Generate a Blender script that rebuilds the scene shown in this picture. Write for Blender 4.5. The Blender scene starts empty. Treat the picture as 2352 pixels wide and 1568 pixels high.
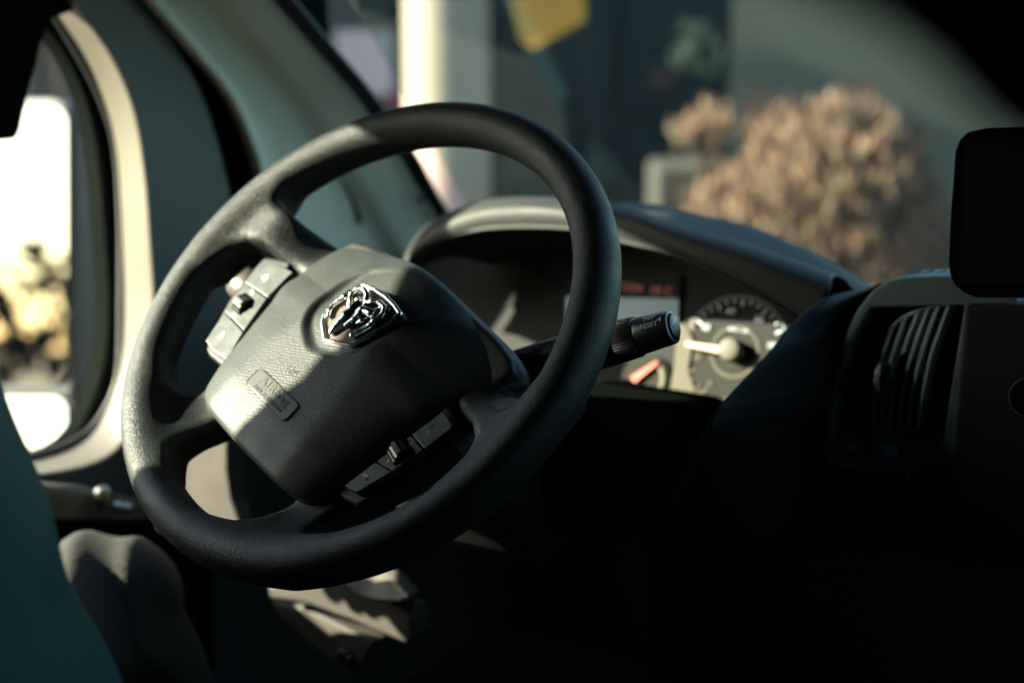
import bpy, bmesh, math, random
import numpy as np
from mathutils import Vector, Matrix
from mathutils.geometry import tessellate_polygon
random.seed(7); rng = np.random.default_rng(7)
S = bpy.context.scene; COL = S.collection
# ------------------------------------------------------------------ frame of the cab: X to the van's right, Y forward, Z up
PITCH = math.radians(12); FPX = 2352 * 50 / 36
yaw = math.atan2(.564, .826)
Rc = np.array([math.cos(yaw), math.sin(yaw), 0]); H = np.array([-math.sin(yaw), math.cos(yaw), 0]); Zv = np.array([0, 0, 1.])
Uc = math.cos(PITCH) * Zv + math.sin(PITCH) * H; F = math.cos(PITCH) * H - math.sin(PITCH) * Zv
_a, _b, _z = .7388, .9, .9953
_n = (-math.sin(_a) * math.cos(_b), math.sin(_a) * math.sin(_b), math.cos(_a))
N = _n[0] * Rc + _n[1] * Uc - _n[2] * F            # axis of the steering wheel, towards the driver
W = np.array([0, 0, 1.25])                          # centre of the steering wheel
CAM = W - ((819.8 - 1176) * _z / FPX * Rc - (743.07 - 784) * _z / FPX * Uc + _z * F)
_h = .7071 * Rc + .7071 * Uc; _h = _h - _h.dot(N) * N; _h /= np.linalg.norm(_h); _g = np.cross(_h, N)
r_ = -.1
GU = _g * math.cos(r_) - _h * math.sin(r_); HV = _g * math.sin(r_) + _h * math.cos(r_)
def ray(px, py): return (px - 1176) / FPX * Rc - (py - 784) / FPX * Uc + F
def at(px, py, ax, val):
    d = ray(px, py); return CAM + (val - CAM[ax]) / d[ax] * d
def dep(px, py, D): return CAM + ray(px, py) * D
def onplane(px, py, P0, nrm):
    d = ray(px, py); return CAM + (P0 - CAM).dot(nrm) / d.dot(nrm) * d
def hubp(px, py, w=0.): return onplane(px, py, W + w * N, N)
def uvw(u, v, w): return W + np.multiply.outer(u, GU) + np.multiply.outer(v, HV) + np.multiply.outer(w, N)
def hub2(px, py, w=0.):
    q = hubp(px, py, w) - W; return np.array([q.dot(GU), q.dot(HV)])

# ------------------------------------------------------------------ materials
def mat(name, col, rough=.5, metal=0., bump=None, spec=.5, coat=0., emis=None, var=None, aniso=None):
    m = bpy.data.materials.new(name); m.use_nodes = True; nt = m.node_tree; b = nt.nodes['Principled BSDF']
    b.inputs['Base Color'].default_value = (*col, 1); b.inputs['Roughness'].default_value = rough
    b.inputs['Metallic'].default_value = metal; b.inputs['Specular IOR Level'].default_value = spec
    b.inputs['Coat Weight'].default_value = coat
    if emis: b.inputs['Emission Color'].default_value = (*emis[0], 1); b.inputs['Emission Strength'].default_value = emis[1]
    tc = nt.nodes.new('ShaderNodeTexCoord')
    def link(a, c): nt.links.new(a, c)
    if var:                                          # slight mottling of colour: (scale, amount)
        nz = nt.nodes.new('ShaderNodeTexNoise'); nz.inputs['Scale'].default_value = var[0]; nz.inputs['Detail'].default_value = 4
        link(tc.outputs['Object'], nz.inputs['Vector'])
        mp = nt.nodes.new('ShaderNodeMapRange'); mp.inputs[1].default_value = .3; mp.inputs[2].default_value = .7
        mp.inputs[3].default_value = 1 - var[1]; mp.inputs[4].default_value = 1 + var[1]; link(nz.outputs['Fac'], mp.inputs[0])
        mx = nt.nodes.new('ShaderNodeVectorMath'); mx.operation = 'SCALE'; mx.inputs[0].default_value = col
        link(mp.outputs[0], mx.inputs['Scale']); link(mx.outputs[0], b.inputs['Base Color'])
        mr = nt.nodes.new('ShaderNodeMapRange'); mr.inputs[1].default_value = .3; mr.inputs[2].default_value = .7
        mr.inputs[3].default_value = max(0, rough - .06); mr.inputs[4].default_value = min(1, rough + .06)
        link(nz.outputs['Fac'], mr.inputs[0]); link(mr.outputs[0], b.inputs['Roughness'])
    if bump:
        kind, sc, st, dist = bump
        bp = nt.nodes.new('ShaderNodeBump'); bp.inputs['Strength'].default_value = st; bp.inputs['Distance'].default_value = dist
        if kind == 'noise':
            t = nt.nodes.new('ShaderNodeTexNoise'); t.inputs['Scale'].default_value = sc; t.inputs['Detail'].default_value = 3; o = t.outputs['Fac']
            link(tc.outputs['Object'], t.inputs['Vector'])
        elif kind == 'dots':
            t = nt.nodes.new('ShaderNodeTexVoronoi'); t.feature = 'SMOOTH_F1'; t.inputs['Scale'].default_value = sc
            t.inputs['Smoothness'].default_value = .6; t.inputs['Randomness'].default_value = .45; link(tc.outputs['Object'], t.inputs['Vector'])
            iv = nt.nodes.new('ShaderNodeMath'); iv.operation = 'SUBTRACT'; iv.inputs[0].default_value = 1; link(t.outputs['Distance'], iv.inputs[1]); o = iv.outputs[0]
        elif kind == 'grain':
            wn = nt.nodes.new('ShaderNodeTexNoise'); wn.inputs['Scale'].default_value = sc * .7; wn.inputs['Detail'].default_value = 2
            link(tc.outputs['Object'], wn.inputs['Vector'])
            ad = nt.nodes.new('ShaderNodeVectorMath'); ad.operation = 'MULTIPLY_ADD'; link(wn.outputs['Color'], ad.inputs[0])
            ad.inputs[1].default_value = (1.2 / sc,) * 3; link(tc.outputs['Object'], ad.inputs[2])
            t = nt.nodes.new('ShaderNodeTexVoronoi'); t.feature = 'DISTANCE_TO_EDGE'; t.inputs['Scale'].default_value = sc; link(ad.outputs[0], t.inputs['Vector'])
            mp2 = nt.nodes.new('ShaderNodeMapRange'); mp2.inputs[2].default_value = .25; link(t.outputs['Distance'], mp2.inputs[0]); o = mp2.outputs[0]
        elif kind == 'weave':
            t = nt.nodes.new('ShaderNodeTexWave'); t.inputs['Scale'].default_value = sc; t.inputs['Distortion'].default_value = 3; link(tc.outputs['Object'], t.inputs['Vector']); o = t.outputs['Fac']
        link(o, bp.inputs['Height']); link(bp.outputs[0], b.inputs['Normal'])
    return m
M = dict(
 pad=mat('pad vinyl', (.032, .039, .037), .5, spec=.3, bump=('dots', 640, .6, .0005), var=(30, .06)),
 rim=mat('rim polyurethane', (.009, .014, .0135), .5, spec=.36, bump=('grain', 600, .45, .0004), var=(40, .08)),
 hub=mat('black plastic', (.005, .008, .008), .6, bump=('noise', 900, .2, .0003)),
 button=mat('satin button plastic', (.050, .060, .058), .38, var=(120, .05)),
 roller=mat('gloss roller', (.012, .015, .016), .25),
 white=mat('white print', (.42, .42, .38), .5),
 engr=mat('dark groove letters', (.005, .006, .006), .6),  # dark colour stands for the shade inside the cut letters
 label=mat('smooth label field', (.034, .040, .037), .35),
 chrome=mat('chrome', (.86, .87, .88), .17, 1., var=(90, .02)),
 bronze=mat('satin badge field', (.085, .072, .058), .42, .35, bump=('noise', 2500, .3, .0002)),
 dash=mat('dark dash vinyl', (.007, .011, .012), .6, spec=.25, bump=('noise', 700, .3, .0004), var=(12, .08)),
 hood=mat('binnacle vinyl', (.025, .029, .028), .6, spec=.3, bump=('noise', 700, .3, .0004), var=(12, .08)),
 bezel=mat('grained bezel plastic', (.10, .145, .15), .45, bump=('noise', 900, .5, .0005)),
 black=mat('matt black', (.004, .0056, .0048), .95, spec=0.),
 rubber=mat('black rubber seal', (.004, .005, .005), .55),
 stalk=mat('stalk plastic', (.014, .017, .018), .33, bump=('noise', 1500, .12, .0003)),
 lever=mat('grey lever', (.07, .062, .052), .4),
 fin=mat('fin edge', (.42, .52, .55), .35),
 tab=mat('light tab', (.5, .52, .5), .3),
 face=mat('gauge face', (.023, .025, .021), .8, spec=.08, var=(60, .05)),
 faced=mat('dark gauge face', (.005, .007, .007), .6, spec=.15),
 mark=mat('pale gauge print', (.13, .12, .10), .7, spec=.1),
 struts=mat('pale satin strip', (.095, .09, .072), .7, spec=.1),
 hubcap=mat('needle cap', (.10, .1, .085), .6, spec=.2),
 needle=mat('needle', (.5, .34, .24), .4),
 redn=mat('red needle', (.45, .035, .01), .4),
 screen=mat('display glass', (.03, .04, .045), .3, emis=((.42, .62, .62), .02)),
 redled=mat('red display text', (.12, .01, .006), .4, emis=((1, .08, .03), .007)),
 pillar=mat('pillar trim', (.54, .56, .48), .5, bump=('noise', 400, .2, .0005), var=(8, .06)),
 door=mat('door trim', (.062, .075, .070), .6, bump=('noise', 400, .3, .0005), var=(8, .08)),
 reveal=mat('beige painted frame', (.12, .110, .088), .4, var=(10, .05)),
 ledge=mat('grey door ledge', (.12, .115, .095), .5, bump=('noise', 250, .4, .001), var=(30, .2)),
 kick=mat('grey lower trim', (.050, .046, .039), .55, bump=('noise', 500, .4, .0005), var=(25, .08)),
 cloth=mat('white cloth', (.11, .105, .09), .8, bump=('noise', 120, .6, .002)),
 steel=mat('dull steel', (.35, .35, .33), .3, 1.),
 trousers=mat('dark trousers', (.019, .021, .018), .85, bump=('noise', 260, .5, .001), var=(60, .15)),
 jacket=mat('teal jacket', (.012, .075, .074), .7, spec=.2, bump=('noise', 25, .5, .006), var=(14, .2)),
 skin=mat('skin', (.4, .24, .17), .5), hair=mat('dark hair', (.02, .014, .01), .6),
 seat=mat('seat fabric', (.008, .009, .009), .85, bump=('noise', 500, .5, .001)),
 mirror=mat('mirror silver', (.50, .46, .38), .015, 1.),
 mshell=mat('mirror shell', (.035, .04, .04), .5, bump=('noise', 200, .3, .001)),
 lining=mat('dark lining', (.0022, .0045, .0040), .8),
 body=mat('white van paint', (.7, .7, .66), .3, coat=.5),
 asphalt=mat('asphalt', (.022, .022, .021), .85, bump=('noise', 40, .6, .01), var=(.8, .25)),
 wall=mat('grey render wall', (.085, .085, .070), .85, var=(1.3, .12)),
 dwall=mat('dark cladding', (.008, .014, .015), .6, var=(1.1, .5)),
 glassd=mat('dark shop glass', (.006, .012, .014), .5),
 brown=mat('brown grey wall', (.04, .036, .03), .8, var=(.7, .3)),
 column=mat('white column paint', (.26, .20, .165), .6, var=(3, .05)),
 yellow=mat('yellow sign paint', (.42, .185, .008), .5, var=(5, .08)),
 banner=mat('pale banner cloth', (.30, .26, .25), .8), bark=mat('stems', (.07, .05, .035), .9), planter=mat('pale stone', (.034, .028, .026), .9, var=(4, .15)),
 green=mat('green leaves', (.008, .02, .015), .7, var=(30, .4)), red=mat('faded red', (.05, .012, .01), .6),
 tree=mat('hedge green', (.008, .009, .008), .9, var=(3, .4)),
)
def leafmat():
    m = mat('dry autumn leaves', (.3, .2, .12), .75); nt = m.node_tree; b = nt.nodes['Principled BSDF']
    tc = nt.nodes['Texture Coordinate']; nz = nt.nodes.new('ShaderNodeTexNoise'); nz.inputs['Scale'].default_value = 13; nz.inputs['Detail'].default_value = 6
    cr = nt.nodes.new('ShaderNodeValToRGB'); e = cr.color_ramp.elements
    e[0].position = .3; e[0].color = (.07, .045, .028, 1); e[1].position = .7; e[1].color = (.15, .11, .07, 1)
    for p_, c_ in ((.42, (.23, .12, .08, 1)), (.5, (.15, .11, .085, 1)), (.58, (.25, .115, .08, 1))):
        q = e.new(p_); q.color = c_
    nt.links.new(tc.outputs['Object'], nz.inputs['Vector']); nt.links.new(nz.outputs['Fac'], cr.inputs[0]); nt.links.new(cr.outputs[0], b.inputs['Base Color'])
    return m
M['leaf'] = leafmat()
def glassmat(name, tint, fac):
    m = bpy.data.materials.new(name); m.use_nodes = True; nt = m.node_tree; nt.nodes.clear()
    o = nt.nodes.new('ShaderNodeOutputMaterial'); t = nt.nodes.new('ShaderNodeBsdfTransparent'); g = nt.nodes.new('ShaderNodeBsdfGlossy')
    t.inputs[0].default_value = (*tint, 1); g.inputs['Roughness'].default_value = .02; fr = nt.nodes.new('ShaderNodeFresnel'); fr.inputs[0].default_value = 1.45
    mu = nt.nodes.new('ShaderNodeMath'); mu.operation = 'MULTIPLY'; mu.inputs[1].default_value = fac; nt.links.new(fr.outputs[0], mu.inputs[0])
    mx = nt.nodes.new('ShaderNodeMixShader'); nt.links.new(mu.outputs[0], mx.inputs[0]); nt.links.new(t.outputs[0], mx.inputs[1]); nt.links.new(g.outputs[0], mx.inputs[2])
    nt.links.new(mx.outputs[0], o.inputs[0]); return m
M['pane'] = glassmat('clear pane', (.86, .90, .88), .12); M['screenpane'] = glassmat('tinted screen pane', (.76, .87, .82), .15)

# ------------------------------------------------------------------ object helpers
def thing(name, label, cat, loc, group=None):
    o = bpy.data.objects.new(name, None); COL.objects.link(o); o.location = loc; o.empty_display_size = .05
    o['label'] = label; o['category'] = cat
    if group: o['group'] = group
    return o
def tag(o, label=None, cat=None, group=None, kind=None):
    for k, v in (('label', label), ('category', cat), ('group', group), ('kind', kind)):
        if v: o[k] = v
    return o
def mesh(name, V, Fc, m, parent=None, smooth=True, normals=None, autosmooth=None):
    me = bpy.data.meshes.new(name); me.from_pydata([tuple(map(float, v)) for v in V], [], [tuple(map(int, f)) for f in Fc]); me.validate()
    for mm in (m if isinstance(m, (list, tuple)) else [m]): me.materials.append(mm)
    if smooth: me.polygons.foreach_set('use_smooth', [True] * len(me.polygons))
    if normals is not None: me.normals_split_custom_set_from_vertices([tuple(map(float, n)) for n in normals])
    if autosmooth: me.set_sharp_from_angle(angle=math.radians(autosmooth))
    o = bpy.data.objects.new(name, me); COL.objects.link(o)
    if parent:
        o.parent = parent
        p = parent; T = Matrix()
        while p: T = Matrix.Translation(p.location) @ T; p = p.parent if False else None
        o.matrix_parent_inverse = wmat(parent).inverted()
    return o
def wmat(o):
    m = Matrix.Translation(o.location)
    return (wmat(o.parent) @ o.matrix_parent_inverse @ m) if o.parent else m
def bevel(o, w, seg=3, ang=35):
    b = o.modifiers.new('bevel', 'BEVEL'); b.width = w; b.segments = seg; b.limit_method = 'ANGLE'; b.angle_limit = math.radians(ang); b.harden_normals = False
    return o
def plate(name, outer, th, m, parent=None, holes=(), bev=0., ctr=None):
    """flat polygon (world points) pushed back by the vector th"""
    loops = [[Vector(p) for p in outer]] + [[Vector(p) for p in h] for h in holes]
    tri = tessellate_polygon(loops); V = [p for l in loops for p in l]; n = len(V); th = Vector(th)
    allv = V + [p + th for p in V]; Fc = [tuple(t) for t in tri] + [tuple(i + n for i in reversed(t)) for t in tri]; k = 0
    for l in loops:
        c = len(l)
        for i in range(c): a, b = k + i, k + (i + 1) % c; Fc.append((a, b, b + n, a + n))
        k += c
    o = mesh(name, allv, Fc, m, parent, smooth=False)
    bm = bmesh.new(); bm.from_mesh(o.data); bmesh.ops.recalc_face_normals(bm, faces=bm.faces)
    if bev: bmesh.ops.dissolve_limit(bm, angle_limit=math.radians(1), verts=bm.verts, edges=bm.edges)
    bm.to_mesh(o.data); bm.free()
    if bev: bevel(o, bev)
    return o
def cr(P, n):
    """Catmull-Rom through rows of P (k,...) resampled to n"""
    P = np.asarray(P, float); k = len(P); t = np.linspace(0, k - 1, n); i = np.minimum(t.astype(int), k - 2); f = t - i
    ex = np.concatenate([[2 * P[0] - P[1]], P, [2 * P[-1] - P[-2]]]); f = f.reshape((-1,) + (1,) * (P.ndim - 1))
    a, b, c, d = ex[i], ex[i + 1], ex[i + 2], ex[i + 3]
    return .5 * (2 * b + (c - a) * f + (2 * a - 5 * b + 4 * c - d) * f ** 2 + (3 * b - a - 3 * c + d) * f ** 3)
def loft(name, rows, m, parent=None, nu=24, nv=60, thick=.003, closed=False):
    G = cr(np.array(rows), nu); G = np.swapaxes(cr(np.swapaxes(G, 0, 1), nv), 0, 1)
    a, b = G.shape[:2]; Fc = []
    for i in range(a - 1):
        for j in range(b if closed else b - 1):
            j2 = (j + 1) % b; Fc.append((i * b + j, i * b + j2, (i + 1) * b + j2, (i + 1) * b + j))
    o = mesh(name, G.reshape(-1, 3), Fc, m, parent)
    if thick: s = o.modifiers.new('solid', 'SOLIDIFY'); s.thickness = thick; s.offset = 0
    return o
def tube(name, pts, r, m, parent=None, seg=12, closed=False, n=None, flat=None):
    P = np.array(pts, float)
    if n: P = cr(np.vstack([P, P[:1]]) if closed else P, n); P = P[:-1] if closed else P
    k = len(P); R = np.broadcast_to(np.atleast_1d(r), (k,)) if np.size(r) in (1, k) else np.interp(np.linspace(0, 1, k), np.linspace(0, 1, len(r)), r)
    V = []; Fc = []; up = np.array([.123, .2, .97])
    for i in range(k):
        t = P[(i + 1) % k if closed else min(i + 1, k - 1)] - P[i - 1 if closed else max(i - 1, 0)]; t /= np.linalg.norm(t) + 1e-9
        a = np.cross(t, up); a /= np.linalg.norm(a); b = np.cross(t, a)
        for j in range(seg):
            th = 2 * math.pi * j / seg; V.append(P[i] + R[i] * (math.cos(th) * a + math.sin(th) * b))
    for i in range(k if closed else k - 1):
        for j in range(seg):
            a, b = i * seg + j, i * seg + (j + 1) % seg; c, d = ((i + 1) % k) * seg + (j + 1) % seg, ((i + 1) % k) * seg + j; Fc.append((a, b, c, d))
    if not closed: Fc += [tuple(range(seg))[::-1], tuple((k - 1) * seg + j for j in range(seg))]
    return mesh(name, V, Fc, m, parent, autosmooth=50)
def lathe(name, p0, axis, prof, m, parent=None, seg=64, ribs=None):
    axis = np.array(axis, float); axis /= np.linalg.norm(axis); a = np.cross(axis, [.1, .2, .97]); a /= np.linalg.norm(a); b = np.cross(axis, a)
    V = []; Fc = []
    for (x, r) in prof:
        for j in range(seg):
            th = 2 * math.pi * j / seg; rr = r * (1 + (ribs if ribs and j % 2 else 0)); V.append(np.array(p0) + axis * x + rr * (math.cos(th) * a + math.sin(th) * b))
    k = len(prof)
    for i in range(k - 1):
        for j in range(seg): j2 = (j + 1) % seg; Fc.append((i * seg + j, i * seg + j2, (i + 1) * seg + j2, (i + 1) * seg + j))
    Fc += [tuple(range(seg))[::-1], tuple((k - 1) * seg + j for j in range(seg))]
    return mesh(name, V, Fc, m, parent, autosmooth=40)
def box(name, c, s, m, parent=None, bev=0.):
    c = np.array(c); s = np.array(s) / 2
    V = [c + s * np.array([x, y, z]) for x in (-1, 1) for y in (-1, 1) for z in (-1, 1)]
    Fc = [(0, 1, 3, 2), (4, 6, 7, 5), (0, 4, 5, 1), (2, 3, 7, 6), (0, 2, 6, 4), (1, 5, 7, 3)]
    o = mesh(name, V, Fc, m, parent, smooth=False)
    if bev: bevel(o, bev)
    return o
def text(name, body, size, org, ex, ey, m, parent=None, depth=.0002, shear=0, space=1., thick=0., xs=1.):
    cu = bpy.data.curves.new(name, 'FONT'); cu.body = body; cu.size = size; cu.align_x = 'CENTER'; cu.align_y = 'CENTER'
    cu.extrude = depth; cu.space_character = space; cu.offset = thick; cu.shear = shear
    o = bpy.data.objects.new(name + '_tmp', cu); COL.objects.link(o); dg = bpy.context.evaluated_depsgraph_get()
    me = bpy.data.meshes.new_from_object(o.evaluated_get(dg)); bpy.data.objects.remove(o)
    ex = np.array(ex) / np.linalg.norm(ex); ey = np.array(ey); ey = ey - ey.dot(ex) * ex; ey /= np.linalg.norm(ey); ez = np.cross(ex, ey)
    V = [np.array(org) + v.co.x * xs * ex + v.co.y * ey + v.co.z * ez for v in me.vertices]; Fc = [tuple(p.vertices) for p in me.polygons]
    return mesh(name, V, Fc, m, parent, smooth=False)

# ------------------------------------------------------------------ signed-distance modelling (surface nets)
def polysd(P, X, Y):
    P = np.asarray(P, float); d = np.full(X.shape, 1e9); ins = np.zeros(X.shape, bool)
    for i in range(len(P)):
        a, b = P[i], P[(i + 1) % len(P)]; e = b - a; wx, wy = X - a[0], Y - a[1]
        t = np.clip((wx * e[0] + wy * e[1]) / (e @ e + 1e-18), 0, 1); d = np.minimum(d, (wx - e[0] * t) ** 2 + (wy - e[1] * t) ** 2)
        c = ((a[1] > Y) != (b[1] > Y)) & (X < e[0] * (Y - a[1]) / (e[1] + 1e-18) + a[0]); ins ^= c
    d = np.sqrt(d); return np.where(ins, -d, d)
def smin(a, b, k): h = np.clip(.5 + .5 * (b - a) / k, 0, 1); return b + (a - b) * h - k * h * (1 - h)
def smax(a, b, k): return -smin(-a, -b, k)
def sstep(x): x = np.clip(x, 0, 1); return x * x * (3 - 2 * x)
def caps(X, Y, Z, a, b, ra, rb):
    a, b = np.array(a, float), np.array(b, float); e = b - a
    t = np.clip(((X - a[0]) * e[0] + (Y - a[1]) * e[1] + (Z - a[2]) * e[2]) / (e @ e), 0, 1)
    return np.sqrt((X - a[0] - e[0] * t) ** 2 + (Y - a[1] - e[1] * t) ** 2 + (Z - a[2] - e[2] * t) ** 2) - (ra + (rb - ra) * t)
def grid(lo, hi, h):
    ax = [np.arange(l, u + h, h) for l, u in zip(lo, hi)]; return np.meshgrid(*ax, indexing='ij')
def nets(Fv, lo, h):
    s = Fv < 0; n = np.array(Fv.shape); C = n - 1
    cnt = np.zeros(C, np.int8)
    for dx in (0, 1):
        for dy in (0, 1):
            for dz in (0, 1): cnt += s[dx:dx + C[0], dy:dy + C[1], dz:dz + C[2]]
    act = (cnt > 0) & (cnt < 8); idx = np.argwhere(act); ids = -np.ones(C, np.int64); ids[act] = np.arange(len(idx))
    off = np.array([(x, y, z) for x in (0, 1) for y in (0, 1) for z in (0, 1)])
    val = np.stack([Fv[tuple((idx + o).T)] for o in off], 1)
    acc = np.zeros((len(idx), 3)); num = np.zeros(len(idx))
    for i in range(8):
        for j in range(i + 1, 8):
            if abs(off[i] - off[j]).sum() == 1:
                a, b = val[:, i], val[:, j]; c = (a < 0) != (b < 0); t = np.where(c, a / np.where(a == b, 1, a - b), 0)
                acc += np.where(c[:, None], off[i] + t[:, None] * (off[j] - off[i]), 0); num += c
    V = (idx + acc / num[:, None]) * h + np.array(lo)
    faces = []
    for ax in range(3):
        sl0 = [slice(None)] * 3; sl1 = [slice(None)] * 3; sl0[ax] = slice(0, -1); sl1[ax] = slice(1, None)
        a, b = s[tuple(sl0)], s[tuple(sl1)]; e = np.argwhere(a != b); o1, o2 = [k for k in range(3) if k != ax]
        ok = (e[:, o1] > 0) & (e[:, o2] > 0) & (e[:, o1] < C[o1]) & (e[:, o2] < C[o2]); e = e[ok]
        def cell(d1, d2): q = e.copy(); q[:, o1] -= d1; q[:, o2] -= d2; return ids[tuple(q.T)]
        f = np.stack([cell(0, 0), cell(1, 0), cell(1, 1), cell(0, 1)], 1); fl = s[tuple(sl0)][tuple(e.T)]
        if ax == 1: fl = ~fl
        f[~fl] = f[~fl][:, ::-1]; faces.append(f)
    Fc = np.concatenate(faces)
    g = np.gradient(Fv, h); q = (V - np.array(lo)) / h; i = np.clip(q.astype(int), 0, n - 2); fr = q - i; nn = np.zeros((len(V), 3))
    for o in off:
        w = np.prod(np.where(o, fr, 1 - fr), 1)
        for k in range(3): nn[:, k] += w * g[k][tuple((i + o).T)]
    nn /= np.linalg.norm(nn, axis=1)[:, None] + 1e-9
    return V, Fc, nn
def tohub(V): return W + V[:, :1] * GU + V[:, 1:2] * HV + V[:, 2:] * N
def dirhub(n): return n[:, :1] * GU + n[:, 1:2] * HV + n[:, 2:] * N
def submesh(name, V, Fc, NN, sel, m, parent):
    f = Fc[sel]; u, inv = np.unique(f, return_inverse=True); return mesh(name, V[u], inv.reshape(f.shape), m, parent, normals=NN[u])

# ================================================================== STEERING WHEEL
sw = thing('steering_wheel', 'black four spoke steering wheel with chrome ram head badge, turned to the right', 'steering wheel', tuple(W))
h = .0016; lo, hi = (-.206, -.206, -.06), (.206, .206, .03); X, Y, Zg = grid(lo, hi, h)
X2, Y2 = X[:, :, 0], Y[:, :, 0]; R2 = np.hypot(X2, Y2)
q = (R2 - .1800)[:, :, None]; zz = Zg + .002
zf = np.where(zz > 0, zz / .0175, zz / .0205); qf = q / .0155
rim = (np.sqrt(qf ** 2 + zf ** 2) - 1) * .0155
def mirrored(P): return [(-x, y) for x, y in P]
UP = [(50, 0), (104, 2.5), (138, 1), (151, -5), (158, -17), (163, -40), (178, -30), (178, 50), (166, 38), (160, 28), (130, 31), (104, 38), (85, 46), (50, 60)]
LOW = [(45, -90), (90, -90), (86, -112), (90, -122), (103, -127), (125, -122), (130, -128), (110, -150), (60, -170), (30, -176), (38, -166), (50, -154), (55.5, -138), (57, -118), (50, -100)]
sp2 = None
for P in (UP, mirrored(UP), LOW, mirrored(LOW)):
    d = polysd(np.array(P) / 1000, X2, Y2); sp2 = d if sp2 is None else np.minimum(sp2, d)
PADO = [(0, -117.5), (45, -116.5), (64, -114), (75, -109), (80, -101), (87, -78), (93, -50), (100, -20), (105, 3), (110, 22), (117, 38), (118, 47), (108, 54), (84, 59), (40, 62), (0, 63)]
PADO = PADO + [(-x, y) for x, y in [(40, 61), (80, 56), (96, 51), (101, 42), (103, 25), (103, 3), (100, -20), (93, -50), (87, -78), (80, -101), (75, -109), (64, -114), (45, -116.5)]]
padd = polysd(np.array(PADO) / 1000, X2, Y2); lv = -.018 - .017 * sstep((Y2 - .008) / .038); topw = lv + (.005 - lv) * sstep(padd / .045); botw = topw - .030
th_ = np.abs(polysd(cr(np.array([(134, 27), (135, 33), (141, 37), (152, 38), (160, 30), (155, 20), (148, 16), (139, 18), (134, 27)]) / 1000, 60)[:-1], X2, Y2)); topw = topw - .0009 * np.exp(-(th_ / .0016) ** 2)
sp = smax(smax(sp2[:, :, None] - .0015, Zg - topw[:, :, None], .009), botw[:, :, None] - Zg, .009)
hubd = polysd(np.array(PADO) / 1000 * .97, X2, Y2); hub = smax(smax(hubd[:, :, None], Zg + .024, .006), -.056 - Zg, .006)
Fv = smin(smin(rim, sp, .013), hub, .006)
V, Fc, nn = nets(Fv, lo, h); Vw, Nw = tohub(V), dirhub(nn); cen = V[Fc].mean(1); rr = np.hypot(cen[:, 0], cen[:, 1])
isr = rr > .1625; inner = polysd(np.array(PADO) / 1000 * 1.0, cen[:, 0], cen[:, 1]) < .004
submesh('rim', Vw, Fc, Nw, isr, M['rim'], sw)
submesh('hub', Vw, Fc, Nw, ~isr & inner, M['hub'], sw)
for sx in (-1, 1):
    for upper in (True, False):
        submesh('spoke', Vw, Fc, Nw, ~isr & ~inner & ((cen[:, 0] * sx) > 0) & ((cen[:, 1] > -.055) == upper), M['rim'], sw)
# ---- airbag cover
h = .0011; lo, hi = (-.124, -.122, -.046), (.124, .068, .0125); X, Y, Zg = grid(lo, hi, h); X2, Y2 = X[:, :, 0], Y[:, :, 0]
pts = cr(np.array(PADO + PADO[:1]) / 1000, 200)[:-1]; d2 = polysd(pts, X2, Y2); aX = np.abs(X2)
def hubpoly(px, w): return [hub2(x, y, w) for x, y in px]
REC = hubpoly([(895, 592), (830, 600), (772, 637), (722, 690), (700, 740), (704, 782), (716, 806), (745, 816), (800, 823), (845, 805), (885, 772), (945, 720), (985, 690), (960, 640), (930, 600)], .003)
rec = polysd(cr(np.array(REC + REC[:1]), 90)[:-1], X2, Y2)
uc = np.interp(Y2, [-.12, -.05, -.015, .004, .023, .041, .054, .07], [.048, .045, .036, .0245, .034, .049, .066, .09])
s1 = smax(np.zeros_like(aX), aX - uc, .0055); uf = np.interp(Y2, [-.12, -.096, -.06, -.028, .004, .02, .05], [.060, .0628, .069, .081, .12, .16, .2])
s2 = smax(np.zeros_like(aX), aX - uf, .016); tt = np.maximum(0, Y2 + .02)
topf = .0060 - .17 * s1 - .8 * s1 ** 2 - .26 * s2 - (2.5 + 3.2 * sstep(aX / .075)) * tt ** 2 - .003 * sstep((-.080 - Y2) / .035)
topf = topf - .0030 * (1 - np.clip(-d2 / .014, 0, 1)) ** 2
kk = sstep(-rec / .0070 + .2)
topf = topf - kk * .0052 * (1 - sstep((Y2 - .012) / .05)) * (1 - .55 * sstep((X2 + .005) / .035))
Fv = smax(smax(d2[:, :, None], (Zg - topf[:, :, None]) * .9, .005), -.044 - Zg, .003)
V, Fc, nn = nets(Fv, lo, h)
cover = mesh('airbag_cover', tohub(V), Fc, M['pad'], sw, normals=dirhub(nn))
# ---- label set into the cover
LW = .0056
LP = [(596.7, 843.6), (689, 933), (654.4, 969), (568.6, 883.4)]
c4 = [hub2(x, y, LW) for x, y in LP]; lc = sum(c4) / 4; exl = (c4[1] - c4[0]) + (c4[2] - c4[3]); LL = np.linalg.norm(exl) / 2; exl /= np.linalg.norm(exl)
eyl = np.array([-exl[1], exl[0]]); LH = abs((c4[0] - c4[3]) @ eyl) / 2 + abs((c4[1] - c4[2]) @ eyl) / 2
def l3(x, y, w=LW): p = lc + x * exl + y * eyl; return W + p[0] * GU + p[1] * HV + w * N
def rrect(a, b, r, n=6):
    out = []
    for cx, cy, t0 in ((a - r, b - r, 0), (-a + r, b - r, 90), (-a + r, -b + r, 180), (a - r, -b + r, 270)):
        for i in range(n + 1): t = math.radians(t0 + 90 * i / n); out.append((cx + r * math.cos(t), cy + r * math.sin(t)))
    return out
lab = plate('airbag_label', [l3(x, y, LW + .0012) for x, y in rrect(LL / 2, LH / 2, .0035)], tuple(-N * .004), M['label'], cover, bev=.0004)
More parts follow.
